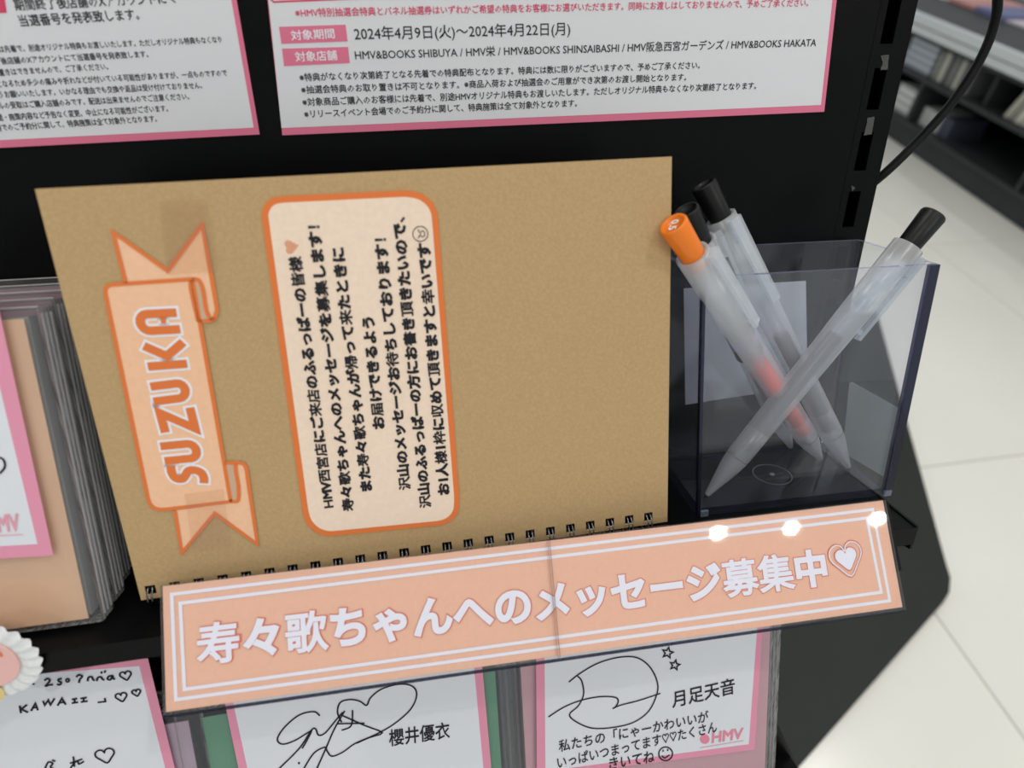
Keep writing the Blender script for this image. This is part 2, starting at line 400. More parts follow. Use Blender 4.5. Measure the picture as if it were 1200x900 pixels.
# ================================================================== NOTICES on the back panel
np_ = Pl((0, PY - .0004, 0), (0, -1, 0))
def notice(name, label, quad, inner, extra=None):
    q = [V(np_.two(*p)) for p in quad]; c = sum(q, V((0, 0))) / 4
    t = thing(name, label, 'notice', np_.P(c.x, min(p.y for p in q), 0))
    MB().slab(np_, ccw(q), .00005, .00025).build('sheet', [PINKB], t)
    MB().slab(np_, ccw([V(np_.two(*p)) for p in inner]), .00026, .0003).build('printed_area', [PAPER], t)
    return t
n1 = notice('notice_sheet', 'white notice with pink border at top left, cropped by the frame edge',
            [(-130, 180), (304.5, 157.5), (243, -200), (-170, -185)], [(-128, 170.5), (297.5, 149.5), (237, -195), (-168, -180)])
mb = MB(); tl = .00045
for s_, p0, p1, h in [('期間終了後店舗のXアカウントにて', (17, 6), (206, -2), 13), ('当選番号を発表致します。', (23, 25), (163, 17), 12.5),
                     ('の特典は先着で、別途オリジナル特典もお渡しいたします。ただしオリジナル特典もなくなり', (-22, 59), (260, 46.5), 7.6),
                     ('終了後店舗のXアカウントにて当選番号を発表致します。', (-14, 72.5), (174, 63.5), 7.6),
                     ('お取り置きはできませんので、ご了承ください。', (-22, 86.5), (127, 78), 7.6),
                     ('パネルとなるため多少の痛みや折れなどが付いている可能性がありますが、一点ものですので', (-26, 100), (266, 85.5), 7.6),
                     ('めようお願いいたします。いかなる理由でも交換や返品は受け付けておりません。', (-16, 112), (237, 100), 7.6),
                     ('パネルの受取はご購入店舗のみです。配送は出来ませんのでご注意ください。', (-16, 125), (222, 113), 7.6),
                     ('期間・施策内容など予告なく変更、中止になる可能性がございます。', (-10, 138.5), (197, 127), 7.6),
                     ('会場でのご予約分に関して、特典施策は全て対象外となります。', (-12, 150.5), (184, 139), 7.6)]:
    put_text(mb, np_, s_, p0, p1, h, tl, 0, .013, res=1)
mb.build('lettering', INK, n1)
MB().slab(np_, ccw(px(np_, [(-40, -30), (2, -32), (8.5, 15), (-40, 18)])), .0003, .00042).build('header_block', INKR, n1)
n2 = notice('notice_sheet', 'large white notice with pink border dated 2024, above the notebook',
            [(331, 158.5), (965.5, 131), (1000, -180), (294, -180)], [(330, 150), (961.5, 123), (994, -175), (297, -175)])
mb = MB()
for s_, p0, p1, h in [('2024年4月9日(火)～2024年4月22日(月)', (415, 40), (668, 34), 15)]:
    put_text(mb, np_, s_, p0, p1, h, tl, 0, .006)
for s_, p0, p1, h in [('HMV&BOOKS SHIBUYA / HMV栄 / HMV&BOOKS SHINSAIBASHI / HMV阪急西宮ガーデンズ / HMV&BOOKS HAKATA', (416, 65), (956, 50), 8.6)]:
    put_text(mb, np_, s_, p0, p1, h, tl, 0, .008, latin=True)
for s_, p0, p1, h in [('※特典がなくなり次第終了となる先着での特典配布となります。特典には数に限りがございますので、予めご了承ください。', (351, 91), (820, 76.5), 8.6),
                     ('※抽選会特典のお取り置きは不可となります。※商品入荷および抽選会のご用意ができ次第のお渡し開始となります。', (353, 105.5), (804, 90.5), 8.6),
                     ('※対象商品ご購入のお客様には先着で、別途HMVオリジナル特典もお渡しいたします。ただしオリジナル特典もなくなり次第終了となります。', (354.5, 120), (886, 100.5), 8.6),
                     ('※リリースイベント会場でのご予約分に関して、特典施策は全て対象外となります。', (356.5, 134), (676, 121), 8.6)]:
    put_text(mb, np_, s_, p0, p1, h, tl, 0, .013, res=1)
mb.build('lettering', INK, n2)
mb = MB(); put_text(mb, np_, '※HMV特別抽選会特典とパネル抽選券はいずれかご希望の特典をお客様にお選びいただきます。同時にお渡しはしておりませんので、予めご了承ください。', (346, 15.5), (947, 3.5), 9.2, tl, 0, .013, res=1)
mb.build('lettering', INKR, n2)['label'] = 'line of rose red print'
for pts, s_, p0, p1 in [([(327, 31.5), (405, 29), (407.5, 48.5), (330, 51.5)], '対象期間', (341, 42), (392, 39.5)), ([(330.5, 57), (408, 55), (410, 74), (333, 77.5)], '対象店舗', (346, 67), (395, 65))]:
    b_ = MB().slab(np_, ccw(px(np_, pts)), .0003, .0004).build('heading_block', PINKB, n2)
    mb = MB(); put_text(mb, np_, s_, p0, p1, 11, .0005, 0, .010); mb.build('lettering', WHITEI, b_)
mb = MB(); mb.ribbon(np_, [V(np_.two(*p)) for p in [(313, -14), (316, -2), (321, 2.5), (330, 2), (600, -9)]], .0006, .0004); mb.build('frame_line', INKR, n2)

# ================================================================== NOTEBOOK
nbc = {(0, 0): V((0, 0, 0)), (1, 0): V((.21, .0004, .0039)), (0, 1): V((-.0028, .0228, .1462)), (1, 1): V((.2072, .0232, .1501))}
nu = (nbc[1, 0] - nbc[0, 0]).normalized(); nv = (nbc[0, 1] - nbc[0, 0]); nn = nu.cross(nv).normalized()
nb = Pl(nbc[0, 0], nn); nb.u = nu; nb.v = nn.cross(nu)
W_, H_ = .210, .1479
note = thing('spiral_notebook', 'kraft brown spiral notebook standing on its wire side against the display', 'notebook', (.1, .004, -.006))
holes = [(176, 690)] + [(p[0], p[1]) for p in [(204, 682), (232, 678.5), (260, 675), (286, 671), (313, 667.5), (340, 664), (366, 661), (392, 657.5), (419, 654), (445, 651), (470, 647.5), (495, 644), (521, 641), (545, 637.5), (570, 634), (594, 630), (618, 628), (642, 624), (666, 621), (690, 618), (713, 615.5), (736, 613), (760, 610.5)]]
hx = [nb.two(*p)[0] for p in holes]
K = len(hx); xs = [hx[0] + (hx[-1] - hx[0]) * k / (K - 1) for k in range(K)]
HW, HB, HT = .0019, .0016, .0056
def punched(mb, h0, h1, mi=0, ms=1, in_=0):
    x0, x1 = in_, W_ - in_
    mb.pbox(nb, x0, x1, HT, H_ - in_, h0, h1, mi, [mi, mi, ms, ms, ms, ms]); mb.pbox(nb, x0, x1, in_ * .5, HB, h0, h1, mi, [mi, mi, ms, ms, ms, ms])
    e = [x0] + sum([[x - HW, x + HW] for x in xs], []) + [x1]
    for k in range(0, len(e), 2): mb.pbox(nb, e[k], e[k + 1], HB, HT, h0, h1, mi, [mi, mi, ms, ms, ms, ms])
mb = MB(); punched(mb, -.0008, 0); mb.build('front_cover', [KRAFT, KRAFTE], note)
mb = MB(); mb.pbox(nb, .0012, W_ - .0012, .0075, H_ - .0012, -.0062, -.0010); mb.build('pages', [PAPERL], note)
mb = MB(); mb.pbox(nb, 0, W_, 0, H_, -.0078, -.0068); mb.build('back_cover', [mat('back_board_shade', (40, 34, 30), .8, .2)], note)  # board coloured dark to stand in for shade behind the punched holes
for k, x in enumerate(xs):
    mb = MB()
    for dx in (-.0008, .0008):
        path = [nb.P(x + dx, .0006 + .0046 * math.sin(a) , -.0034 + .0056 * math.cos(a)) for a in [2 * math.pi * i / 14 for i in range(14)]]
        mb.tube(path, .0003, 6, closed=True)
    mb.build('wire_ring', STEEL if k == 0 else mat('wire_gray', (120, 120, 124), .3, .5, .8), note)

# ribbon banner pasted on the cover
banner = MB(); bo = (110, 240, 6.43); bo3 = (160, 520, 6.43)
def B1(pts): return px(nb, pts, *bo)
def B3(pts): return px(nb, pts, *bo3)
tailT = B1([(140, 200), (560, 497), (825, 140), (940, 790), (915, 862), (800, 880), (770, 590), (240, 600)])
tailB = B3([(665, 145), (790, 140), (822, 160), (922, 760), (590, 525), (345, 825), (290, 500), (740, 440), (770, 400)])
body = B1([(85, 600), (775, 555)]) + B3([(700, 425), (720, 440), (150, 500)]) 
body = B1([(80, 605), (745, 560)]) + B3([(712, 432), (110, 503)])
rbd = MB()
rbd.slab(nb, ccw(tailT), .0001, .0003); rbd.slab(nb, ccw(tailB), .0001, .0003)
bodyr = roundp(body, [.0028, .0003, .0003, .005]); rbd.slab(nb, ccw(bodyr), .0001, .00042)
ban = rbd.build('ribbon_sticker', [PEACH], note)
MB().slab(nb, ccw(B1([(745, 575), (790, 575), (815, 640), (860, 860), (780, 870), (740, 640)])), .00043, .00046).build('fold', FOLD, ban)
MB().slab(nb, ccw(B3([(672, 155), (745, 155), (765, 300), (770, 400), (745, 425), (715, 415), (695, 350)])), .00043, .00046).build('fold', FOLD, ban)
ol = MB(); OW = .00135
def st(pts, closed=False, wd=OW, h=.0005): ol.ribbon(nb, pts, wd, h, 0, closed)
st(B1([(245, 590), (150, 208), (560, 497), (818, 152), (885, 520), (932, 790), (912, 855), (880, 872), (800, 876)]))
st(bodyr, True)
st([V(p) for p in spline(B1([(745, 560), (795, 570), (825, 640), (850, 790), (880, 850), (912, 860)]), 4)])
st([V(p) for p in spline(B1([(735, 570), (735, 640), (790, 880)]), 3)])
st([V(p) for p in spline(B3([(665, 143), (745, 140), (800, 145), (828, 180), (840, 260)]), 4)] + B3([(912, 752), (592, 520), (345, 815), (292, 500)]))
st([V(p) for p in spline(B3([(750, 150), (750, 200), (768, 300), (772, 380), (765, 425), (735, 432), (706, 420)]), 4)])
ol.build('outline', ORANGE, ban)
# hand drawn capital letters  S U Z U K A
def arc(cx, cy, rx, ry, a0, a1, n=8): return [(cx + rx * math.cos(math.radians(a0 + (a1 - a0) * k / n)), cy + ry * math.sin(math.radians(a0 + (a1 - a0) * k / n))) for k in range(n + 1)]
Tk = .30
LET = {
 'U': [[(.15, 1)] + arc(.5, .32, .35, .19, 180, 360) + [(.85, 1)]],
 'A': [[(.15, 0)] + arc(.5, .68, .35, .19, 180, 0) + [(.85, 0)], [(.44, .34), (.7, .34)]],
 'Z': [[(.1, .88), (.88, .88), (.14, .12), (.98, .12)]],
 'K': [[(.16, 0), (.16, 1)], [(.86, 1), (.47, .47), (.9, 0)]],
 'S': [spline([(.97, .86), (.55, .87), (.22, .80), (.20, .64), (.45, .54), (.72, .45), (.80, .30), (.66, .14), (.35, .10), (.03, .12)], 5)]}
# letter cells: baseline start px, baseline end px, top-left direction px (crop at 150,330 x3.4615)
cells = [('S', (330, 818), (318, 752), (160, 806)), ('U', (311, 722), (288, 638), (150, 738)), ('Z', (297, 605), (272, 505), (132, 622)),
         ('U', (262, 478), (246, 392), (104, 498)), ('K', (245, 350), (224, 232), (82, 362)), ('A', (217, 206), (196, 110), (36, 216))]
lo_ = MB(); lw_ = MB()
for ch, b0, b1, t0 in cells:
    A = V(nb.two(150 + b0[0] / 3.4615, 330 + b0[1] / 3.4615)); Bv = V(nb.two(150 + b1[0] / 3.4615, 330 + b1[1] / 3.4615)) - A
    C_ = V(nb.two(150 + t0[0] / 3.4615, 330 + t0[1] / 3.4615)) - A; C_ = C_ * .97
    tk = .0029
    for s_ in LET[ch]:
        pts = [A + Bv * x + C_ * y for x, y in s_]
        th = tk * (.55 if (ch == 'A' and len(s_) == 2) else 1)
        lo_.ribbon(nb, pts, th, .0007)
        d0 = (pts[0] - pts[1]).normalized() * .0008; d1 = (pts[-1] - pts[-2]).normalized() * .0008
        lw_.ribbon(nb, [pts[0] + d0] + pts[1:-1] + [pts[-1] + d1] if len(pts) > 2 else [pts[0] + d0, pts[1] + d1], th + .0017, .0005)
lw_.build('letter_outline', WHITEI, ban); lo_.build('lettering', ORANGE, ban)
# tape pieces
MB().slab(nb, ccw(px(nb, [(187, 236), (243, 233), (256, 318), (196, 322)])), .00066, .00072).build('tape', TAPE, note)
MB().slab(nb, ccw(px(nb, [(217, 578), (262, 572), (272, 640), (226, 646)])), .00066, .00072).build('tape', TAPE, note)
# message card
mc_o = px(nb, [(44, 86), (58, 66), (80, 58), (396, 46), (424, 56), (443, 76), (446, 100), (497, 768), (494, 800), (478, 820), (455, 832), (190, 856), (162, 848), (138, 826), (130, 800)], 290, 200, 2)
mc_o = px(nb, [(33, 100), (40, 80), (56, 64), (80, 60), (375, 46), (410, 54), (434, 74), (445, 98), (497, 768), (494, 800), (478, 820), (455, 830), (190, 856), (162, 848), (138, 826), (130, 800)], 290, 200, 2)
mc_o = ccw(mc_o); mc = MB().slab(nb, mc_o, .0001, .0004).build('message_card', ORANGE, note)
MB().slab(nb, roundp(inset(mc_o, .0021), .002, 3), .0004, .00045).build('card_face', CREAM, mc)
mb = MB()
def L8(s_, a, b, h): put_text(mb, nb, s_, (290 + a[0] / 2, 200 + a[1] / 2), (290 + b[0] / 2, 200 + b[1] / 2), h / 2, .0006, 0, .032, heavy=.058)
L8('HMV西宮店にご来店のふるっぱーの皆様', (191, 789), (112, 200), 27)
L8('寿々歌ちゃんへのメッセージを募集します！', (238, 797), (156, 128), 27)
L8('また寿々歌ちゃんが帰って来たときに', (280, 749), (212, 181), 27)
L8('お届けできるよう', (309, 604), (283, 343), 27)
L8('沢山のメッセージお待ちしております！', (370, 747), (312, 158), 27)
L8('沢山のふるっぱーの方にお書き頂きたいので、', (418, 789), (354, 108), 27)
L8('お1人様1枠に収めて頂きますと幸いです', (461, 758), (413, 170), 27)
mb.build('lettering', INK, mc)
mb = MB()
hh = heart2(nb, (290 + 103 / 2, 200 + 178 / 2), 8.2, math.radians(95)); cen = sum(hh, V((0, 0))) / len(hh)
for k in range(9):
    a = V((-.35, .94)); nrm = V((.94, .35)); t = (k - 4) * .00066
    # stripes clipped to the heart
    ts = []
    for i in range(len(hh)):
        p, q = hh[i - 1] - cen, hh[i] - cen; d0, d1 = p.dot(nrm) - t, q.dot(nrm) - t
        if d0 * d1 < 0: ts.append((p + (q - p) * d0 / (d0 - d1)).dot(a))
    if len(ts) >= 2: mb.ribbon(nb, [cen + nrm * t + a * min(ts), cen + nrm * t + a * max(ts)], .00034, .0006)
mb.build('striped_heart', ORANGE, mc)
mb = MB(); fc = (290 + 405 / 2, 200 + 148 / 2)
mb.ribbon(nb, circ(nb, fc, 8.8), .0003, .0006, 0, True); mb.ribbon(nb, circ(nb, (fc[0] + 2.6, fc[1]), 2.6, 10, 3.6), .00028, .0006, 0, True)
mb.ribbon(nb, px(nb, [(-3, 5), (-1, 3), (-2, 1.5)], *fc), .0003, .0006); mb.ribbon(nb, px(nb, [(-3, -5), (-1, -3), (-2, -1.5)], *fc), .0003, .0006)
mb.build('drawn_face', INK, mc)

# ================================================================== CD CASES
LA = .2217
def lean_plane(o): return Pl(o, (0, -math.cos(LA), math.sin(LA)))
CH, CW, CT = .1155, .142, .0098
def cd_case(label, group, pl, a0, b0, h_front, inlay, inlay_l=None, tray=TRAY, full=True):
    t = thing('cd_case', label, 'cd case', pl.P(a0 + CW / 2, b0, h_front - CT / 2), group)
    mb = MB(); e = [0, 0, 1, 1, 1, 1]
    mb.pbox(pl, a0, a0 + CW, b0, b0 + CH, h_front - CT * .96, h_front, 0, e); mb.build('clear_shell', [CASEC, CASEE], t)
    mb = MB(); mb.pbox(pl, a0 + .0105, a0 + CW - .0045, b0 + .002, b0 + CH - .003, h_front - CT * .86, h_front - .0030); mb.build('tray', [tray], t)
    if inlay is not None:
        mb = MB(); mb.pbox(pl, a0 + .0105, a0 + CW - .0050, b0 + .0014, b0 + CH - .0035, h_front - .0016, h_front - .0012); s_ = mb.build('inlay_sheet', [inlay], t)
        if inlay_l is not None:
            mb = MB(); mb.pbox(pl, a0 + CW - .0165, a0 + CW - .0052, b0 + .0016, b0 + CH - .0037, h_front - .0011, h_front - .0010); mb.build('inlay_band', [inlay_l], s_)
    mb = MB()
    for zz in (.22, .5, .78): mb.pbox(pl, a0 + CW, a0 + CW + .0003, b0 + .002, b0 + CH - .002, h_front - CT * zz - .0010, h_front - CT * zz)
    mb.pbox(pl, a0 + .002, a0 + CW - .002, b0 + CH, b0 + CH + .0003, h_front - CT * .55, h_front - CT * .45)
    mb.build('hinge_rib_glint', [clear('rib_glint', (240, 240, 240), .1, .72, (236, 236, 238))], t)  # ribs whitened to paint the bright lines of light on the case sides
    return t
up = lean_plane((0, -.0052, SZ)); xr = -.0125
ordn = ['front', 'second', 'third', 'fourth', 'rearmost']
for k in range(5):
    dx = [0, .0006, -.0004, .0010, .0004][k]
    cd_case(('clear cd case with peach inlay, front one of the stack left of the notebook' if k == 0 else 'clear cd case, %s from the front in the stack left of the notebook' % ordn[k] if k < 4 else 'clear cd case, rearmost of the stack left of the notebook'),
            'cd cases left of the notebook', up, xr - CW + dx, .0003 + (k + 1) * .00223, -k * CT, PEACHI if k == 0 else ROSEI, None, TRAY if k % 2 else mat('tray_light', (150, 150, 150), .35, .4))
def logo(mb, pl, c0, c1, h, mi=0): put_text(mb, pl, 'HMV', c0, c1, h, .0006, 0, .03, latin=True, mi=mi)
def card(label, pl, outer, inner, base=None):
    o = [V(pl.two(*p)) for p in outer]; c = sum(o, V((0, 0))) / len(o)
    t = thing('autograph_card', label, 'card', pl.P(c.x, min(p.y for p in o), 0), 'autographed cards taped on cd cases')
    MB().slab(pl, ccw(o), .0001, .0003).build('card_border', PINKC, t)
    MB().slab(pl, ccw([V(pl.two(*p)) for p in inner]), .0003, .00035).build('card_face', mat('card_white', (222, 226, 234), .5, .35), t)
    return t
c_up = up.off(.0012)
c = card('white card with pink border on the peach cd case, cut off by the left edge', c_up, [(63, 650.6), (-130, 662), (-190, 330), (-8, 330)], [(44.5, 637), (-120, 647), (-180, 340), (-27, 340)])
mb = MB(); logo(mb, c_up, (-16, 614), (24, 611), 19); mb.ribbon(c_up, [V(c_up.two(*p)) for p in [(-16, 628), (28, 625.5)]], .0003, .0006); mb.build('lettering', PINKL, c)
mb = MB(); mb.ribbon(c_up, spline([V(c_up.two(*p)) for p in [(-14, 540), (-4, 536), (4, 537), (7, 544), (4, 551), (-8, 560)]], 4), .0007, .0006); mb.build('handwriting', INK, c)
# lower tier
lowp = lean_plane((0, 0, -.07)); BB = -.110
for nm, lab, xr_, bz, inl, band, tr in [
        ('l', 'clear cd case with mauve inlay, front one of the lower left stack', .0068, BB, MAUVE, MAUVEL, TRAYD),
        ('m', 'clear cd case with green inlay below the left half of the sign', .1385, BB, GREEN, None, TRAYD),
        ('r', 'clear cd case with rose inlay below the right half of the sign', .2769, BB, ROSEI, None, mat('tray_light', (150, 150, 150), .35, .4))]:
    cd_case(lab, 'cd cases on the lower shelf', lowp, xr_ - CW, bz, 0, inl, band, tr)
    for k in (1, 2):
        place = {'l': 'lower left stack', 'm': 'lower stack with the green front case', 'r': 'lower stack with the rose front case'}[nm]
        cd_case('clear cd case, %s in the %s' % (['second from the front', 'rearmost'][k - 1], place), 'cd cases on the lower shelf', lowp, xr_ - CW + (.0006 if k == 1 else -.0003), bz + k * .00223, -k * CT, inl, None, TRAY if k == 1 else TRAYD)
cl = lowp.off(.0010)
SW = .00072
def hand(mb, pts, s=(0, 0, 1), w=SW, n=5, closed=False, pl=None):
    pl = pl or cl
    q = [V(pl.two(s[0] + x / s[2], s[1] + y / s[2])) for x, y in pts]
    mb.ribbon(pl, spline(q, n, closed) if n > 1 else q, w, .0006, 0, closed)
c = card('white card with pink border and hearts at lower left, beside the scalloped badge', cl, [(173.5, 771), (215, 940), (-60, 960), (-110, 792)], [(163.5, 780), (203, 935), (-60, 950), (-105, 800)])
mb = MB(); S1 = (0, 740, 3.75)
for p_ in [[(90, 322), (96, 355)], [(140, 345), (158, 312), (170, 342)], [(146, 332), (168, 328)], [(192, 300), (200, 320), (215, 298), (225, 318), (243, 290)], [(256, 322), (275, 290), (292, 318)], [(262, 310), (288, 306)],
           [(318, 295), (342, 290)], [(330, 293), (332, 308)], [(318, 311), (346, 307)], [(356, 291), (384, 286)], [(370, 289), (371, 303)], [(358, 306), (388, 302)], [(122, 318), (97, 337), (127, 352)]]:
    hand(mb, p_, S1, .0008, n=1)
for p_ in [[(198, 212), (212, 203), (222, 213), (204, 235), (220, 231), (236, 230)], [(275, 203), (260, 207), (262, 215), (272, 220), (266, 230), (253, 228)], [(338, 197), (350, 187), (364, 194), (354, 206), (350, 222)],
           [(388, 215), (392, 198), (406, 196), (412, 208), (420, 211)], [(428, 214), (432, 200), (446, 196), (453, 206), (462, 209)], [(497, 190), (480, 194), (475, 205), (488, 208), (497, 192), (500, 203), (509, 205)]]:
    hand(mb, p_, S1, .0008)
mb.ribbon(cl, circ(cl, (300 / 3.75, 740 + 211 / 3.75), 1.9, 10), .0007, .0006, 0, True)
hand(mb, [(432, 308), (466, 304), (463, 288)], S1, n=1); hand(mb, [(448, 182), (450, 172)], S1); hand(mb, [(462, 178), (466, 167)], S1); hand(mb, [(146, 228), (156, 226)], S1)
hand(mb, [(200, 600), (215, 570), (235, 575), (225, 590), (240, 600)], S1); hand(mb, [(232, 560), (246, 566)], S1, n=1); hand(mb, [(310, 575), (365, 556)], S1, n=1); hand(mb, [(325, 545), (330, 590)], S1, n=1)
hand(mb, [(312, 598), (330, 572), (345, 568), (350, 578), (372, 566)], S1)
for cx, cy, r in [(555, 190, 25), (536, 284, 25), (602, 265, 19), (465, 541, 42)]:
    mb.ribbon(cl, heart2(cl, (cx / 3.75, 740 + cy / 3.75), r / 3.75, .05), SW, .0006, 0, True)
mb.build('handwriting', INK, c)
c = card('white card with pink border and a large looping signature, under the sign', cl, [(262, 815), (564, 768), (581, 960), (292, 960)], [(272.5, 818), (554.5, 772), (571, 950), (302, 955)])
mb = MB(); S2 = (280, 740, 3.529)
hand(mb, [(335, 345), (310, 328), (250, 342), (190, 392), (160, 440), (180, 462), (230, 448), (290, 412), (300, 410), (280, 450), (262, 480)], S2)
hand(mb, [(165, 565), (250, 480), (300, 405), (318, 400), (330, 425), (358, 415), (400, 365), (430, 330)], S2)
hand(mb, [(425, 372), (408, 330), (420, 290), (460, 278), (500, 285), (528, 302), (545, 270), (590, 235), (660, 215), (715, 222), (735, 258), (710, 318), (640, 380), (560, 425), (480, 460), (430, 495), (385, 512), (365, 490), (355, 475), (310, 500), (268, 565)], S2)
hand(mb, [(322, 565), (360, 480), (395, 400), (438, 325)], S2); hand(mb, [(470, 322), (465, 385), (425, 405)], S2); hand(mb, [(405, 378), (520, 376)], S2)
hand(mb, [(430, 345), (520, 385), (593, 415), (540, 435), (488, 458)], S2, n=3); mb.slab(cl, ccw(circ(cl, (280 + 249 / 3.529, 740 + 541 / 3.529), 1.3, 8)), .0004, .0006)
put_text(mb, cl, '櫻井優衣', (280 + 620 / 3.529, 740 + 440 / 3.529), (280 + 872 / 3.529, 740 + 405 / 3.529), 18, .0006, 0, .014)
mb.build('handwriting', INK, c)
c = card('white card with pink border, round signature and two stars, lower right under the sign', cl, [(628, 765), (894, 728), (884, 878), (629, 911)], [(638, 770), (887, 733), (877, 871.5), (639, 903)])
mb = MB(); S3 = (580, 730, 3.333)
hand(mb, [(288, 228), (330, 195), (400, 155), (480, 132), (550, 132), (600, 165), (630, 220), (632, 270), (600, 340), (540, 385), (460, 405), (380, 408), (320, 385), (290, 355), (325, 320), (345, 275), (338, 225), (322, 205)], S3)
hand(mb, [(208, 364), (270, 325), (340, 298), (410, 285), (465, 287), (480, 300), (472, 322), (458, 332)], S3); hand(mb, [(458, 332), (490, 318), (560, 300), (645, 272)], S3)
for cx, cy, r in [(673, 114, 22), (701, 162, 20)]:
    hand(mb, [(cx + (r if k % 2 == 0 else r * .45) * math.sin(.2 + math.pi * k / 5), cy - (r if k % 2 == 0 else r * .45) * math.cos(.2 + math.pi * k / 5)) for k in range(10)], S3, SW * 1.1, 1, True)
def T3(s_, a, b, h): put_text(mb, cl, s_, (580 + a[0] / 3.333, 730 + a[1] / 3.333), (580 + b[0] / 3.333, 730 + b[1] / 3.333), h / 3.333, .0006, 0, .012)
T3('月足天音', (690, 300), (935, 243), 58)
T3('私たちの「にゃーかわいいが', (248, 480), (832, 362), 42)
T3('いっぱいつまってます♡♡たくさん', (243, 545), (865, 402), 42)
T3('きいてね', (445, 548), (622, 518), 46)
mb.ribbon(cl, circ(cl, (580 + 665 / 3.333, 730 + 508 / 3.333), 8), SW, .0006, 0, True)
hand(mb, [(650, 515), (662, 524), (680, 512)], S3); hand(mb, [(655, 492), (655, 500)], S3, n=1); hand(mb, [(673, 489), (673, 497)], S3, n=1)
mb.build('handwriting', INK, c)
mb = MB(); mb.slab(cl, ccw(circ(cl, (580 + 818 / 3.333, 730 + 451 / 3.333), 5.6, 16)), .0004, .00055); put_text(mb, cl, 'HMV', (580 + 846 / 3.333, 730 + 445 / 3.333), (580 + 968 / 3.333, 730 + 428 / 3.333), 11.5, .00055, 0, .03, latin=True)
mb.ribbon(cl, [V(cl.two(*p)) for p in [(820, 875.5), (871, 867)]], .0003, .00055); mb.build('lettering', mat('logo_pink', (226, 138, 162), .5, .3), c)

# ================================================================== SCALLOPED BADGE
bp_ = Pl((0, -.0152, 0), (0, -1, 0)); bc = V(bp_.two(-15, 775))
bad = thing('scalloped_badge', 'round badge with white scalloped frill clipped to the shelf edge, cut by left edge', 'badge', bp_.P(bc.x, bc.y - .016))
mb = MB(); N = 132; R0 = .0163
def rad(k): return R0 * (1 + .035 * abs(math.sin(math.pi * k * 22 / N)) )
rings = [(.0, .0012), (.55, .0014), (.66, .0006), (.8, .0012), (1, .0004)]
b = 0
for r_, h in rings:
    for k in range(N):
        a = 2 * math.pi * k / N; rr = r_ * (rad(k) if r_ > .7 else R0); hh_ = h + (.0005 * math.cos(22 * a) if r_ > .7 else 0)
        mb.v.append(bp_.P(bc.x + rr * math.cos(a), bc.y + rr * math.sin(a), hh_))
for i in range(len(rings) - 1):
    for k in range(N):
        l = (k + 1) % N; mb.f.append((i * N + k, i * N + l, (i + 1) * N + l, (i + 1) * N + k)); mb.m.append(0); mb.s.append(True)
mb.build('frill', LACE, bad)
f_ = [(bc.x + .0104 * math.cos(2 * math.pi * k / 40), bc.y + .0104 * math.sin(2 * math.pi * k / 40)) for k in range(40)]
MB().slab(bp_, f_, .0012, .0019).build('badge_face', BADGEP, bad)
mb = MB(); put_text(mb, bp_, 'On', (-11, 762), (4.5, 759), 9, .0021, .05, latin=True); mb.build('lettering', ORANGE, bad)
mb = MB().slab(bp_, ccw(circ(bp_, (-2, 808), 11, 18, 9)), .0019, .0020); mb.build('printed_patch', YEL, bad)

# ================================================================== SIGN
so = V((.0111, -.0054, .0093)); s10 = V((.2993, -.0158, .0129)); s01 = V((.0107, -.0291, -.0271))
su = (s10 - so).normalized(); sn = su.cross((so - s01).normalized()).normalized()
sp = Pl(so, sn); sp.u = su; sp.v = sn.cross(su)
sign = thing('message_sign', 'long peach sign with white lettering in a clear holder on the shelf edge', 'sign', sp.P(.144, -.043, -.001))
def q4(pts): return [V(sp.two(*p)) for p in pts]
oq = q4([(194, 835), (1058, 711.5), (1035, 586.5), (190, 687.5)])      # BL BR TR TL
MB().slab(sp, [oq[0] + V((-.0006, -.0012)), oq[1] + V((.0006, -.0012)), oq[2] + V((.0004, .0004)), oq[3] + V((-.0006, .0004))], -.0017, -.0007, 0, 1).build('holder_back', [SLEEVE, ACRE], sign)
split_t, split_b = V(sp.two(641, 634)), V(sp.two(653, 769))
def quad(a): return ccw(a)
MB().slab(sp, quad([oq[0], split_b + V((.0008, 0)), split_t + V((.0008, 0)), oq[3]]), -.0006, -.0004).build('printed_strip', SIGNP, sign)
MB().slab(sp, quad([split_b, oq[1], oq[2], split_t]), -.0004, -.0002).build('printed_strip', SIGNP, sign)
# front sleeves (two, butted at the seam)
MB().slab(sp, quad([oq[0] + V((-.0004, -.0009)), split_b + V((.0002, -.0011)), split_t + V((.0002, .0003)), oq[3] + V((-.0004, .0003))]), .0003, .0009, 0, 1).build('clear_sleeve', [SLEEVE, clear('sleeve_edge', (190, 190, 205), .1, .3, (150, 150, 165))], sign)
MB().slab(sp, quad([split_b + V((.0006, -.0011)), oq[1] + V((.0006, -.0010)), oq[2] + V((.0004, .0003)), split_t + V((.0006, .0003))]), .0003, .0009, 0, 1).build('clear_sleeve', [SLEEVE, MT['sleeve_edge']], sign)
MB().slab(sp, quad([oq[0] + V((-.0006, -.0017)), oq[1] + V((.0006, -.0017)), oq[1] + V((.0006, -.0012)), oq[0] + V((-.0006, -.0012))]), -.0016, .0009).build('holder_edge', ACRE, sign)
mb = MB()
for dx in (.0001, .0009): mb.ribbon(sp, [split_t + V((dx, 0)), split_b + V((dx, -.001))], .00022, .00095)
mb.build('seam', mat('seam_shade', (158, 122, 108), .4, .4), sign)
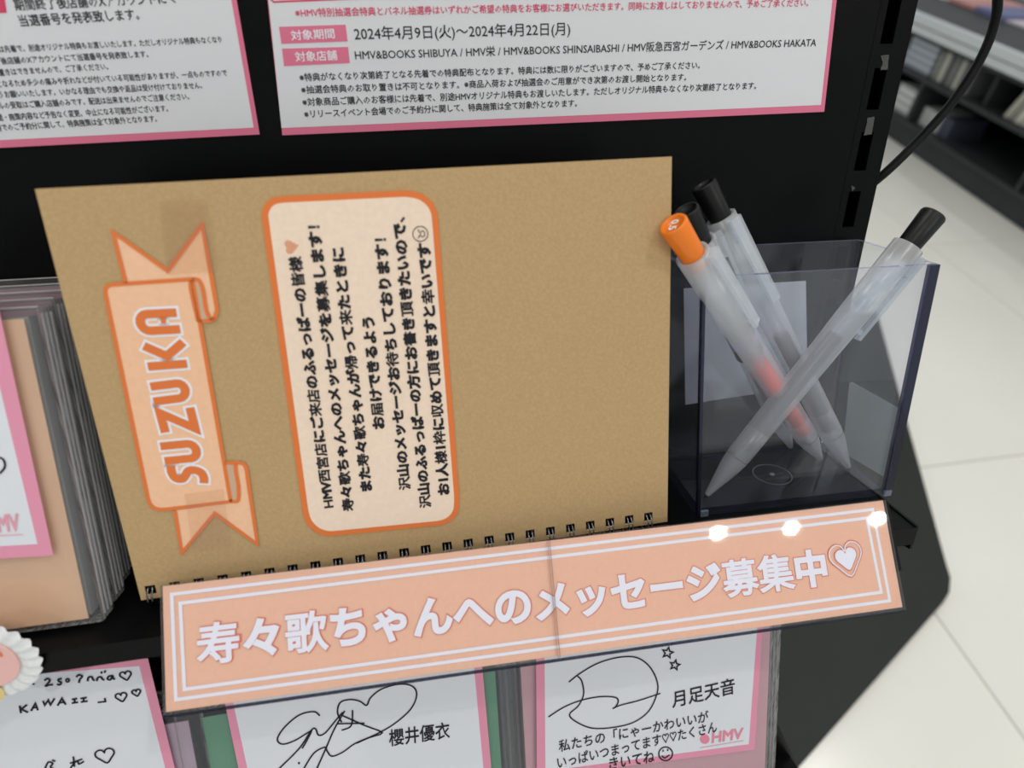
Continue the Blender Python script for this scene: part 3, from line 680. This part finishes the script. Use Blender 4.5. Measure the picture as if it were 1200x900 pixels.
# double white frame
mb = MB()
for pts in ([(206, 820), (1043, 704), (1023, 597), (201, 696.5)], [(216, 808), (1033, 694), (1016, 607), (211, 707)]):
    mb.ribbon(sp, q4(pts), .00125, -.00012, 0, True)
mb.build('frame_print', SIGNW, sign)
txt = '寿々歌ちゃんへのメッセージ募集中'
a_, b_, hp = (228.5, 757.5), (969, 665), 45
mb = MB(); put_text(mb, sp, txt, a_, b_, hp * .93, -.00008, 0, .045, heavy=.064, res=5); mb.build('letter_outline', SIGNO, sign)
mb = MB(); put_text(mb, sp, txt, (229.5, 757.5), (968, 665), hp * .93, .00006, 0, .025, heavy=.042, res=5); mb.build('lettering', SIGNW, sign)
hc = (992, 654.5)
mb = MB(); mb.ribbon(sp, heart2(sp, hc, 19.6, .12), .0010, 0, 0, True); mb.build('heart_line', SIGNO, sign)
mb = MB(); mb.ribbon(sp, heart2(sp, hc, 19, .12), .0005, .0001, 0, True); mb.slab(sp, ccw(heart2(sp, hc, 12.5, .12)), .00003, .0001); mb.build('heart', SIGNW, sign)
mb = MB(); mb.ribbon(sp, ccw(heart2(sp, hc, 13.2, .12)), .0004, .00005, 0, True); mb.build('heart_line', SIGNO, sign)
# dark rail the holder is clipped on
mb = MB(); mb.slab(sp, quad([oq[0] + V((.002, .012)), oq[1] + V((.004, .014)), oq[2] + V((.0035, -.0008)), oq[3] + V((.0005, -.0008))]), -.0032, -.0019); mb.build('price_rail', BLACK, stand)

# ================================================================== PEN CUP
cb = [V(p) for p in [(.2311, .0134, SZ), (.3306, .0106, SZ), (.332, .0595, SZ), (.2325, .0623, SZ)]]
ct = [V(p) for p in [(.2229, .0195, .105), (.3276, .0166, .105), (.329, .0679, .105), (.2244, .0709, .105)]]
cb[1] = V((.3302, .0108, SZ)); cb[0] = V((.2311, .0134, SZ))
cup = thing('pen_cup', 'clear square acrylic cup holding the pens at the right end of the shelf', 'pen holder', (cb[0] + cb[2]) / 2)
cx_b = sum(cb, V()) / 4; cx_t = sum(ct, V()) / 4; TH = .0022
def ins(c, cen, k): # inner corner
    d = V((-1 if c.x > cen.x else 1, -1 if c.y > cen.y else 1, 0)); return c + d * k
ib = [ins(p, cx_b, TH) for p in cb]; it = [ins(p, cx_t, TH) for p in ct]
for i in range(4):
    j = (i + 1) % 4
    wl = MB().hexa([cb[i], cb[j], ib[j], ib[i], ct[i], ct[j], it[j], it[i]], 0, [1, 2, 0, 1, 0, 1]); wl.build('wall', [ACR, ACRE, ACRT], cup)
h_ = V((0, 0, .0026)); mb = MB().hexa([p + V((0, 0, .0001)) for p in ib] + [p + h_ for p in ib], 0, [0, 0, 1, 1, 1, 1]); mb.build('base', [clear('acrylic_base', (232, 236, 246), .03, .03), ACRE], cup)
# dark corner strips painted in for the refracted wall edges, widest at right front
def edge_strip(i, wx, wy, nm='refracted_edge'):
    sx = -1 if i in (1, 2) else 1; sy = 1 if i in (0, 1) else -1
    e = V((sx * .0001, -.0003 if i in (0, 1) else 0, 0))
    def sq(c): return [c + e, c + e + V((sx * wx, 0, 0)), c + e + V((sx * wx, sy * wy, 0)), c + e + V((0, sy * wy, 0))]
    MB().hexa(sq(cb[i]) + sq(ct[i])).build(nm, ACRE, cup)
edge_strip(1, .0042, .0024); edge_strip(0, .0014, .0024); edge_strip(2, .0010, .0010); edge_strip(3, .0012, .0012)
for i in (0, 1):
    c_ = cb[i] + V((.0015 if i == 0 else -.0045, -.0008, 0)); MB().box(c_.x, c_.x + .0035, c_.y, c_.y + .0014, c_.z, c_.z + .0028).build('foot', clear('foot_clear', (210, 220, 235), .1, .35, (200, 215, 230)), cup)
bpz = Pl((0, 0, SZ + .0027), (0, 0, 1), (0, 1, 0)); c2 = V(bpz.two(905, 556))
mb = MB(); mb.ribbon(bpz, [c2 + V((math.cos(2 * math.pi * k / 32), math.sin(2 * math.pi * k / 32))) * .0092 for k in range(32)], .0004, .0001, 0, True)
mb.slab(bpz, [c2 + V((math.cos(2 * math.pi * k / 10), math.sin(2 * math.pi * k / 10))) * .0012 for k in range(10)], 0, .0003)
mb.build('moulding_mark', clear('mark_clear', (230, 235, 240), .1, .5, (200, 210, 220)), cup)
# frosted patch inside the right wall
rwn = (it[2] - ib[1]).cross(it[1] - ib[1]).normalized()
if rwn.x > 0: rwn = -rwn
rw = Pl(ib[1], rwn, (0, 0, 1)).off(.0004)
MB().slab(rw, roundp(ccw([V(rw.two(*p)) for p in [(996, 446), (1056, 480), (1042, 562), (988, 530)]]), .003), 0, .0003).build('frosted_label', PATCH, cup)
sl = Pl((0, PY - .0006, 0), (0, -1, 0)); sq_ = [(801, 338), (944, 329), (946, 452), (803, 474)]
single(MB().slab(sl, ccw([V(sl.two(*p)) for p in sq_]), 0, .0003), 'paper_slip', mat('slip_paper', (205, 207, 212), .6, .3), 'small white paper slip on the panel, seen through the clear pen cup', 'paper', sl.at(870, 460))

# ================================================================== PENS
def pen(label, tip, top, capm, inkm, clip_dir, ink=(.17, .52), capl=.0165, flat=False):
    tip = V(tip); top = V(top); ax = top - tip; L = ax.length; ax.normalize(); cd = V(clip_dir); cd = (cd - ax * cd.dot(ax)).normalized(); sd = ax.cross(cd)
    t = thing('gel_pen', label, 'pen', tip, 'gel pens in the cup'); B = L - capl
    mb = MB(); mb.lathe(tip, ax, [(.0, .0003), (.0012, .0007), (.004, .0008)], 10); mb.build('metal_point', STEEL, t)
    mb = MB(); mb.lathe(tip, ax, [(.0022, .0012), (.009, .0026), (.018, .0045), (.0245, .0054)], 20, caps=False); mb.build('nose_cone', FROST, t)
    mb = MB(); mb.lathe(tip, ax, [(.0247, .0052), (.026, .0055), (.040, .0056), (.0402, .0054), (.0408, .0056), (B * .62, .0060), (B * .75, .0064), (B, .0066), (B, .0052), (B - .02, .0050)], 20, caps=False); mb.build('barrel', FROST, t)
    mb = MB(); mb.lathe(tip, ax, [(.006, .0011), (.03, .0014), (.032, .0026), (L * ink[1] + .02, .0026)], 12); mb.build('refill', GRIP, t)
    mb = MB(); mb.lathe(tip, ax, [(L * ink[0], .0034), (L * ink[1], .0034)], 12); mb.build('ink', inkm, t)
    mb = MB(); mb.lathe(tip, ax, [(B * .78, .0038), (B - .001, .0038)], 12); mb.build('push_rod', FROST2, t)
    mb = MB(); mb.lathe(tip, ax, [(B - .006, .0043), (B + .001, .0048), (L - .001, .0054), (L - .0002, .0050), (L - .0004, .0041), (L - .0012, .0040), (L - .0012, .0001)], 24, caps=False)
    pb = mb.build('push_button', capm, t)
    if capm is ORCAP:
        ep = Pl(top - ax * .0011, ax, cd); mb = MB(); vs_, fs = text_mesh('0.5', .03)
        e_ = extent(vs_); k = .0052 / (e_[1] - e_[0]); o = len(mb.v)
        for v in vs_: mb.v.append(ep.P((v.x - (e_[0] + e_[1]) / 2) * k, (v.y - (e_[2] + e_[3]) / 2) * k, .0001))
        for f in fs: mb.f.append(tuple(o + i for i in f)); mb.m.append(0); mb.s.append(False)
        mb.build('lettering', WHITEI, pb)
    # clip
    def P(tt, h, w): return tip + ax * tt + cd * h + sd * w
    mb = MB(); c0, c1 = B - .001, B - .043
    mb.hexa([P(c1, .0078, -.0024), P(c1, .0078, .0024), P(c0, .0078, .0030), P(c0, .0078, -.0030), P(c1, .0094, -.0022), P(c1, .0094, .0022), P(c0, .0094, .0028), P(c0, .0094, -.0028)])
    mb.hexa([P(c0 - .010, .0056, -.0028), P(c0 - .010, .0056, .0028), P(c0, .0056, .0028), P(c0, .0056, -.0028), P(c0 - .010, .0078, -.0026), P(c0 - .010, .0078, .0026), P(c0, .0078, .0028), P(c0, .0078, -.0028)])
    mb.lathe(P(c1 + .003, .0066, -.0018), sd, [(0, .0013), (.0036, .0013)], 10)
    mb.build('clip', FROST2, t)
    return t
def aty(x, y, yy): return Pl((0, yy, 0), (0, -1, 0)).at(x, y)
TZ = SZ + .0029
pen('frosted gel pen with black button leaning right across the others', (.2385, .0222, TZ), aty(1095, 250, .030), BKCAP, INKTB, (1, -.5, -.6), (.19, .60))
pen('frosted gel pen with orange button leaning on the notebook edge', (.313, .0405, TZ), aty(788, 261, .0135), ORCAP, INKTO, (.35, -.6, .35), (.17, .50))
pen('frosted gel pen with black button behind the orange one, leaning to the panel', (.3215, .0300, TZ), aty(824, 215, .050), BKCAP, INKTB, (.2, -.9, .1), (.17, .52))
hp_tip = V((.305, .0545, TZ)); hp_top = Pl((0, .037, 0), (0, -1, 0)).at(803, 245)
hp = pen('frosted gel pen mostly hidden behind the orange one', (.305, .0545, TZ), aty(803, 245, .037), BKCAP, INKTB, (.9, -.3, .6), (.17, .45))

hax = hp_top - hp_tip; hL = hax.length
lb = MB().lathe(hp_tip, hax, [(hL * .47, .00645), (hL * .60, .00675)], 20, caps=False).build('barcode_label', mat('label_black', (30, 30, 34), .5, .3), hp)
MB().lathe(hp_tip, hax, [(hL * .515, .00672), (hL * .56, .00682)], 20, caps=False).build('label_band', mat('label_violet', (170, 130, 178), .5, .3), lb)
# ================================================================== CABLE
cp = [V(p) for p in [(.330, .118, .085), (.337, .108, .109), (.3489, .09, .1288)]] + [Pl((0, .09, 0), (0, -1, 0)).at(*p) for p in [(1075, 166), (1112, 125), (1140, 85), (1158, 50), (1167, 20), (1169, 0), (1168, -40), (1160, -110)]]
single(MB().tube(spline(cp, 5), .0022, 12), 'power_cable', CABLE, 'black cable hanging in a curve beside the rack at top right', 'cable', cp[2])

# ================================================================== LOW RACK ACROSS THE AISLE (world frame)
ra = V((2.370, 2.371, ZF)); rU = V((-.0649, -.9979, 0)).normalized(); rD = V((.9979, -.0649, 0)).normalized()
def RW(s_, d, z): return ra + rU * s_ + rD * d + V((0, 0, z))
def rbox(mb, s0, s1, d0, d1, z0, z1, sh=0, mi=0):
    return mb.hexa([RW(s0, d0, z0), RW(s0, d1, z0), RW(s1, d1, z0), RW(s1, d0, z0), RW(s0 + sh, d0, z1), RW(s0 + sh, d1, z1), RW(s1 + sh, d1, z1), RW(s1 + sh, d0, z1)][::1], mi)
rack = thing('record_rack', 'low black record rack with silver front rail across the aisle', 'shelving', RW(.4, .3, 0), world=True)
S0, S1_ = -1.4, 2.2
def rp(nm, m, *a, **k): o = rbox(MB(), *a, **k).build(nm, m, rack); return o
rp('toe_kick', RACKM, S0, S1_, .02, .04, .001, .075); rp('shelf', RACKM, S0, S1_, 0, .5, .085, .105); rp('shelf', RACKM, S0, S1_, .0, .5, .262, .278)
rp('back_panel', RACKD, S0, S1_, .5, .52, .001, .47); rp('deck', RACKM, S0, S1_, 0, .8, .462, .476); rp('deck_edge', RACKM, S0, S1_, .0, .015, .395, .461)
rp('front_rail', CHROME, S0, S1_, -.035, -.001, .452, .484); rp('front_rail', CHROME, S0, S1_, -.028, -.001, .418, .446)
for s_ in (-.62, .052, .74, 1.45): rp('divider', RACKM, s_, s_ + .018, 0, .5, .106, .261)
for s_ in (-.34, .38, 1.1): rp('divider', RACKM, s_, s_ + .016, .03, .5, .279, .394)
rp('end_panel', RACKM, S0 - .02, S0, 0, .8, .001, .476); rp('end_panel', RACKM, S1_, S1_ + .02, 0, .8, .001, .476)
OD = ['lowest'] + [w_ + ' from the bottom' for w_ in 'second third fourth fifth sixth seventh eighth ninth tenth eleventh twelfth'.split()]
greys = [(206, 208, 208), (186, 188, 190), (216, 216, 212), (160, 162, 166), (196, 196, 190)]
def media(nm, lab, cat, grp, col_, *a, sh=0):
    m = mat('media_%d_%d_%d' % col_, col_, .6, .3); mb = rbox(MB(), *a, sh=sh); single(mb, nm, m, lab, cat, RW(a[0], a[2], a[4]), grp, True)
for k in range(8): media('media_case', 'pale blue grey case in the upper bay, ' + OD[k], 'case', 'flat pile in the upper bay', (188, 196, 206) if k % 2 else (150, 158, 168), -.16 + .004 * (k % 3), .03, .03, .2, .279 + .0135 * k, .279 + .0135 * k + .0125)
x = .055
for k in range(12):
    wd = [.02, .014, .024, .018][k % 4]; media('record_sleeve', OD[k].replace('lowest', 'first').replace('from the bottom', 'from the flat pile') + ' upright sleeve in the rack upper bay', 'sleeve', 'upright sleeves in the upper bay', [(150, 150, 142), (96, 98, 98), (196, 196, 184), (120, 120, 118), (70, 72, 74)][k % 5], x, x + wd - .002, .03, .2, .279, .38 + .006 * (k % 3)); x += wd
for k in range(7): media('media_case', 'white case in the rack lower bay, ' + OD[k], 'case', 'flat pile in the lower bay', (214, 216, 214) if k % 2 else (172, 174, 174), -.11 + .003 * (k % 2), .035, .03, .2, .106 + .0155 * k, .106 + .0155 * k + .0145)
for k in range(3): media('record_sleeve', ['left', 'middle', 'right'][k] + ' one of three pale grey sleeves beside the lower pile', 'sleeve', 'short row in the lower bay', (176, 178, 176), .09 + .042 * k, .13 + .042 * k, .04, .2, .106, .175)
for k in range(2): media('record_sleeve', ['nearer', 'farther'][k] + ' dark blue grey sleeve after the pale short row', 'sleeve', 'dark pair in the lower bay', (62, 68, 82), .222 + .03 * k, .25 + .03 * k, .04, .2, .106, .18)
for k in range(9): media('record_sleeve', OD[k].replace('lowest', 'first').replace('from the bottom', 'from the left') + ' leaning cream sleeve in the rack upper bay', 'sleeve', 'leaning sleeves in the upper bay', [(196, 194, 180), (150, 150, 140), (220, 218, 206)][k % 3], .50 + .028 * k, .52 + .028 * k, .03, .2, .279, .385, sh=.035)
cols = [(228, 224, 226), (206, 150, 145), (120, 124, 165), (214, 206, 214), (180, 186, 214), (216, 200, 196)]
for k in range(8):
    s_ = -.60 + .19 * k; media('record_sleeve', ['white', 'coral', 'blue', 'pale pink', 'pale blue', 'cream', 'second white', 'second coral'][k] + ' sleeve lying on the rack top', 'sleeve', 'sleeves on the rack top', cols[k % 6], s_, s_ + .18, .31 + .01 * (k % 2), .60, .477, .485 + .006 * (k % 3))

# ------------------------------------------------------------------ put everything of the leaning display in the world
for o, b, world in ROOTS:
    o.matrix_world = (Matrix.Translation(b) if world else T @ Matrix.Translation(b))
for o in bpy.data.objects:
    if '_b' in o: del o['_b']
